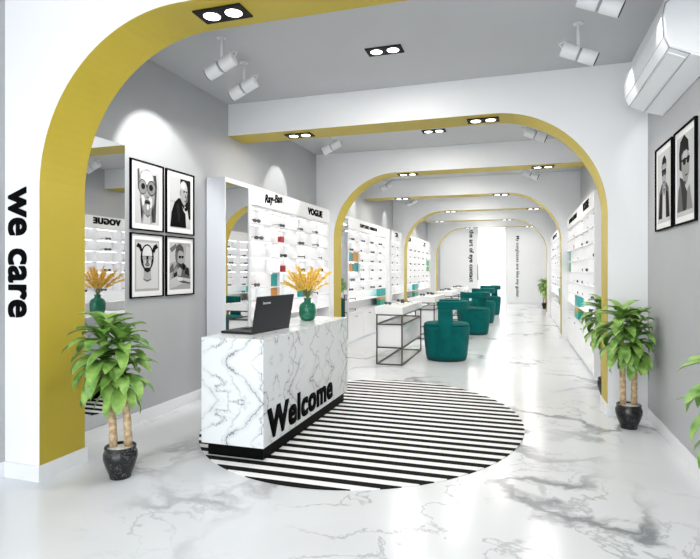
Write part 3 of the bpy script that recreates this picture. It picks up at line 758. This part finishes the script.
def in_cell(side, y0, y1, r, m, label, dep=.20, D=.282):
    X = XL if side < 0 else XR; g = 1 if side < 0 else -1
    return block((X + g * (.032 + dep / 2 + .01), (y0 + y1) / 2, ZS[r + 1] + .0005), dep, y1 - y0, ZS[r] - ZS[r + 1] - .03, m, label)
def niche_stack(side, y0, y1, short, cols=('teal', 'orange', 'green', 'teal')):
    X = XL if side < 0 else XR; g = 1 if side < 0 else -1; z = .6805
    lo = [(cols[3], .11), (cols[2], .045), (cols[1], .06)]
    for k, (c_, hh) in enumerate(lo):
        block((X + g * .225, (y0 + y1) / 2, z), .10, y1 - y0, hh, c_, '%s box in lower niche of %s, %s of its stack' % (c_, short, ('bottom', 'middle', 'top')[k])); z += hh + .0005
    block((X + g * .225, (y0 + y1) / 2, .9205), .10, y1 - y0, .20, cols[0], '%s box in upper niche of %s' % (cols[0], short))

# left, first display with its mirror section
r12 = [7.27, 8.27, 8.94]; r34 = [7.59, 8.27, 9.25]; r56 = [7.27, 7.60, 8.27, 9.0]
d1 = display(-1, 6.64, YA(3) - .004, [r12, r12, r34, r34, r56, r56], 'white lit eyewear wall display behind the reception desk, with two brand signs', 'display behind the desk',
             [('Ray-Ban', 7.08, 7.68, 2.555, 2.715, .02, .3), ('VOGUE', 8.75, 9.45, 2.60, 2.715, .06, 0)],
             empty={(2, 0), (3, 0), (4, 0), (5, 0), (4, 1), (5, 1), (1, 1), (3, 1), (5, 3)})
in_cell(-1, 6.675, 6.70, 4, 'orange', 'slim orange block at the near edge of the fifth shelf behind the desk')
in_cell(-1, 7.29, 7.58, 4, 'teal', 'teal block on the fifth shelf of the display behind the desk')
in_cell(-1, 6.675, 6.70, 5, 'teal', 'slim teal block at the near edge of the lowest shelf behind the desk')
in_cell(-1, 7.29, 7.58, 5, 'orange', 'orange block on the lowest shelf of the display behind the desk')
in_cell(-1, 8.60, 8.95, 5, 'teal', 'teal block on the lowest shelf, seen behind the yellow flowers')
block((XL + .21, 7.78, ZS[2] + .0005), .06, .12, .10, 'red', 'small dark red box on the second shelf behind the desk', 'box', 'small red boxes')
block((XL + .21, 7.83, ZS[4] + .0005), .06, .13, .10, 'red', 'small dark red box on the fourth shelf behind the desk', 'box', 'small red boxes')
glasses((XL + .22, 6.95, ZS[5] + .0005), -PI / 2, 'black eyeglasses beside the slim orange block behind the desk', 'eyeglasses on the wall displays')
# mirror section in front of it
def mirror_unit(y0, y1, label):
    t = thing('mirror_cabinet', label, 'mirror', (XL, y0, 0)); D = .282; L = y1 - y0
    f = MB(); f.box(.016, D, 0, .02, 0, 2.79); f.box(.016, D, L - .05, L, 0, 2.79); f.box(.016, D, .02, L - .05, 2.73, 2.79); f.box(.016, D, .02, L - .05, 0, .12)
    f.box(.016, D - .03, .02, L - .05, .12, 2.73)
    obj('cabinet_frame', f, M['panel'], t)
    obj('mirror_glass', MB().box(D - .03, D - .008, .02, L - .05, .12, 2.73), M['mirror'], t)
mirror_unit(5.965, 6.634, 'tall white mirror cabinet between the portraits and the first eyewear display')
mirror_unit(YA(3) + TH + .03, 11.09, 'tall mirror cabinet just behind the third arch on the left')
# left second display
c2 = [11.98, 12.84, 13.70]
d2 = display(-1, 11.10, 14.56, [c2] * 6, 'white lit eyewear wall display beyond the third arch, above its white base', 'left display beyond third arch',
             [('EMPORIO ARMANI', 11.97, 13.53, 2.62, 2.70, .04, 0)], empty={(2, 0), (3, 0)})
w4 = (11.98 - 11.122) / 2
in_cell(-1, 11.13, 11.52, 2, 'teal', 'teal block, upper near one of four in left display beyond third arch')
in_cell(-1, 11.56, 11.95, 2, 'orange', 'orange block, upper far one of four in left display beyond third arch')
in_cell(-1, 11.13, 11.52, 3, 'orange', 'orange block, lower near one of four in left display beyond third arch')
in_cell(-1, 11.56, 11.95, 3, 'teal', 'teal block, lower far one of four in left display beyond third arch')
niche_stack(-1, 13.9, 14.5, 'left display beyond the third arch')
fp = tag(obj('filler_panel', MB().box(.016, .282, 0, .38, 0, 2.79), M['lacquer'], loc=(XL, 14.57, 0)), 'plain white filler panel at the far end of the second left display', 'panel')
d3 = display(-1, 15.22, YA(5) - .004, [[15.9]] * 6, 'narrow white eyewear display just before the fifth arch on the left', 'narrow left display before fifth arch',
             [('2', 15.72, 16.05, 2.63, 2.74, .06, 0)])
c4 = [17.9, 18.75, 19.5, 20.4, 21.3]
d4 = display(-1, YA(5) + TH + .02, 22.3, [c4] * 6, 'long white eyewear display beyond the fifth arch on the left', 'left display beyond fifth arch',
             [('D', 17.75, 18.1, 2.60, 2.72, .06, 0), ('Z', 20.6, 21.1, 2.57, 2.70, .06, 0)], empty={(2, 5), (3, 5)})
in_cell(-1, 21.4, 22.2, 2, 'green', 'green block, upper of two at the far end of left display beyond fifth arch')
in_cell(-1, 21.4, 22.2, 3, 'green', 'green block, lower of two at the far end of left display beyond fifth arch')
niche_stack(-1, 18.9, 19.6, 'left display beyond the fifth arch')
# right displays
cr = [9.35, 10.1, 10.85, 11.6, 12.35]
d5 = display(1, 8.6, YA(4) - .004, [cr] * 6, 'white lit eyewear display on the right wall between the second and fourth arches', 'nearer right display',
             [('VOGUE', 9.25, 10.05, 2.62, 2.75, .07, 0), ('EMPORIO ARMANI', 11.1, 12.7, 2.63, 2.72, .05, 0)], empty={(2, 5), (3, 5), (1, 0), (1, 4), (2, 1), (3, 0), (3, 4)})
in_cell(1, 12.5, 13.15, 2, 'teal', 'teal block, upper of two at the far end of the nearer right display')
in_cell(1, 12.5, 13.15, 3, 'green', 'green block, lower of two at the far end of the nearer right display')
block((XR - .21, 12.1, ZS[2] + .0005), .07, .14, .10, 'red', 'small red box on the second shelf of the nearer right display', 'box', 'small red boxes')
block((XR - .21, 11.9, ZS[4] + .0005), .07, .16, .11, 'red', 'small red box on the fourth shelf of the nearer right display', 'box', 'small red boxes')
niche_stack(1, 10.95, 11.6, 'nearer right display')
d6 = display(1, YA(4) + TH + .02, YA(6) - .05, [[14.6, 15.5, 16.4, 17.3, 18.4]] * 6, 'white lit eyewear display on the right wall beyond the fourth arch', 'farther right display',
             [('REVO', 16.7, 18.6, 2.61, 2.72, .06, 0)], empty={(2, 2), (3, 2), (0, 1), (1, 3), (4, 4)})
niche_stack(1, 15.2, 16.2, 'farther right display', ('teal', 'orange', 'orange', 'teal'))

# ------------------------------------------------------------------ display tables
def make_table():
    t = thing('display_table', '', 'table'); W, L = .46, 1.83
    obj('table_top', MB().box(-.02, W + .01, -.02, L + .02, .862, .99), M['lacquer'], t, .004)
    r = .011
    for x in (r, W - r):
        for y in (r, L - r):
            obj('leg', MB().box(x - r, x + r, y - r, y + r, 0, .862), M['steel'], t)
    f = MB()
    for z in (0.0, .285, .68, .84):
        for x in (r, W - r): f.box(x - r, x + r, 2 * r, L - 2 * r, z, z + 2 * r)
        for y in (r, L - r): f.box(2 * r, W - 2 * r, y - r, y + r, z, z + 2 * r)
    obj('rail_frame', f, M['steel'], t)
    obj('storage_box', MB().box(.024, W - .024, .024, L - .024, .308, .679), M['lacquer'], t)
    return t
tp = make_table()
tabs = [((-2.335, 8.87, 0), 'nearest white-topped display table with dark metal frame, beside the first teal chair'),
        ((-2.335, 12.45, 0), 'second white-topped display table, partly behind the nearest teal chair'),
        ((-2.335, 15.9, 0), 'third white-topped display table of the row'),
        ((-2.335, 19.3, 0), 'farthest white-topped display table of the row')]
for i, (loc, lab) in enumerate(tabs):
    if i == 0: o = tp; o.location = loc; o['label'] = lab; o['group'] = 'white display tables'
    else: o = dup(tp, loc, 0, lab, 'white display tables')
    for k, (dx, dy, rz) in enumerate(((.10, .45, 2.6), (.26, .95, 2.2), (.12, 1.4, 2.9))):
        glasses((loc[0] + dx, loc[1] + dy, .9905), rz, 'black eyeglasses lying on the %s display table, %s from its near end' % (('nearest', 'second', 'third', 'farthest')[i], NUM[k]), 'eyeglasses on the tables')

# ------------------------------------------------------------------ barrel chairs
def make_chair():
    t = thing('barrel_chair', '', 'chair')
    b_ = MB(); b_.lathe([(0, 0), (.345, 0), (.35, .01), (.352, .035), (0, .035)], 40); obj('base_ring', b_, M['velvetd'], t)
    b_ = MB(); b_.lathe([(0, .035), (.358, .036), (.372, .10), (.398, .35), (.415, .56), (.418, .60), (.405, .615), (0, .615)], 48); obj('seat_barrel', b_, M['velvet'], t)
    b_ = MB(); b_.lathe([(0, .615), (.395, .616), (.408, .628), (.402, .65), (.37, .668), (.2, .678), (0, .68)], 48); obj('seat_cushion', b_, M['velvet'], t)
    def arc(a0, a1, r0, r1, z0, z1, n_, taper=0):
        mb = MB(); rows = []
        for k in range(n_ + 1):
            a = a0 + (a1 - a0) * k / n_
            rows.append([mb.b.verts.new((r * math.cos(a), r * math.sin(a), z)) for r, z in ((r0, z0), (r1, z0), (r1 + taper, z1), (r0 + taper, z1))])
        for p, q in zip(rows[:-1], rows[1:]):
            for i in range(4): mb._f([p[i], p[(i + 1) % 4], q[(i + 1) % 4], q[i]], smooth=False)
        mb._f(rows[0]); mb._f(rows[-1][::-1])
        return mb
    # back direction is +x; the band runs round the back, carried by two wide posts that run down the barrel
    band = arc(math.radians(-112), math.radians(112), .30, .405, .92, 1.065, 36)
    obj('back_band', band, M['velvet'], t, .018, 3)
    for s_ in (-1, 1):
        a = s_ * math.radians(92)
        mb = MB(); rows = []
        for z, r in ((.036, .362), (.35, .402), (.60, .424), (.93, .41)):
            row = []
            for k in range(7):
                aa = a - math.radians(17) + math.radians(34) * k / 6
                row.append((r * math.cos(aa), r * math.sin(aa), z))
            rows.append(row)
        O = [[mb.b.verts.new(p) for p in r] for r in rows]
        I = [[mb.b.verts.new((p[0] * (1 - .085 / math.hypot(p[0], p[1])), p[1] * (1 - .085 / math.hypot(p[0], p[1])), p[2])) for p in r] for r in rows]
        for i in range(3):
            for k in range(6):
                mb._f([O[i][k], O[i][k + 1], O[i + 1][k + 1], O[i + 1][k]], smooth=True); mb._f([I[i][k], I[i + 1][k], I[i + 1][k + 1], I[i][k + 1]], smooth=True)
            mb._f([O[i][0], O[i + 1][0], I[i + 1][0], I[i][0]]); mb._f([O[i][6], I[i][6], I[i + 1][6], O[i + 1][6]])
        mb._f([v for v in O[0]] + [v for v in I[0][::-1]]); mb._f([v for v in O[3][::-1]] + [v for v in I[3]])
        obj('back_post', mb, M['velvet'], t)
    return t
ch = make_chair()
chairs = [((-1.26, 9.80, 0), 0.10, 'nearest teal velvet barrel chair, beside the first display table'),
          ((-1.11, 13.95, 0), -.5, 'second teal velvet barrel chair from the front'),
          ((-1.11, 17.05, 0), -.4, 'third teal velvet barrel chair from the front'),
          ((-1.05, 20.3, 0), -.5, 'farthest teal velvet barrel chair, before the bright corridor')]
for i, (loc, r, lab) in enumerate(chairs):
    if i == 0: o = ch; o.location = loc; o.rotation_euler.z = r; o['label'] = lab; o['group'] = 'teal barrel chairs'
    else: o = dup(ch, loc, r, lab, 'teal barrel chairs')

# ------------------------------------------------------------------ world, daylight, camera
w = bpy.data.worlds.new('daylight'); S.world = w; w.use_nodes = True
bg = w.node_tree.nodes['Background']; bg.inputs['Color'].default_value = (.95, .975, 1.0, 1); bg.inputs['Strength'].default_value = 4.9
p = area('shopfront_daylight_portal', ((XL + XR) / 2, YF + .02, ZC / 2), XR - XL, ZC, 1, rot=(PI / 2, 0, 0))
p.data.cycles.is_portal = True

cam = bpy.data.cameras.new('camera'); co = bpy.data.objects.new('camera', cam); C.objects.link(co); S.camera = co
cam.sensor_width = 36; cam.lens = 535.4 / 700 * 36; cam.shift_y = -8.6 / 700; cam.clip_start = .05; cam.clip_end = 100
co.location = (0, 0, 1.6); co.rotation_euler = (PI / 2, 0, math.radians(17.538))

S.view_settings.view_transform = 'Standard'; S.view_settings.look = 'None'; S.view_settings.gamma = 1; S.view_settings.exposure = 0.09
S.view_settings.use_curve_mapping = False
S.cycles.max_bounces = 10; S.cycles.diffuse_bounces = 7; S.cycles.glossy_bounces = 5; S.cycles.transmission_bounces = 6
S.cycles.caustics_reflective = False; S.cycles.caustics_refractive = False
S.cycles.use_denoising = True; S.cycles.sample_clamp_indirect = 6
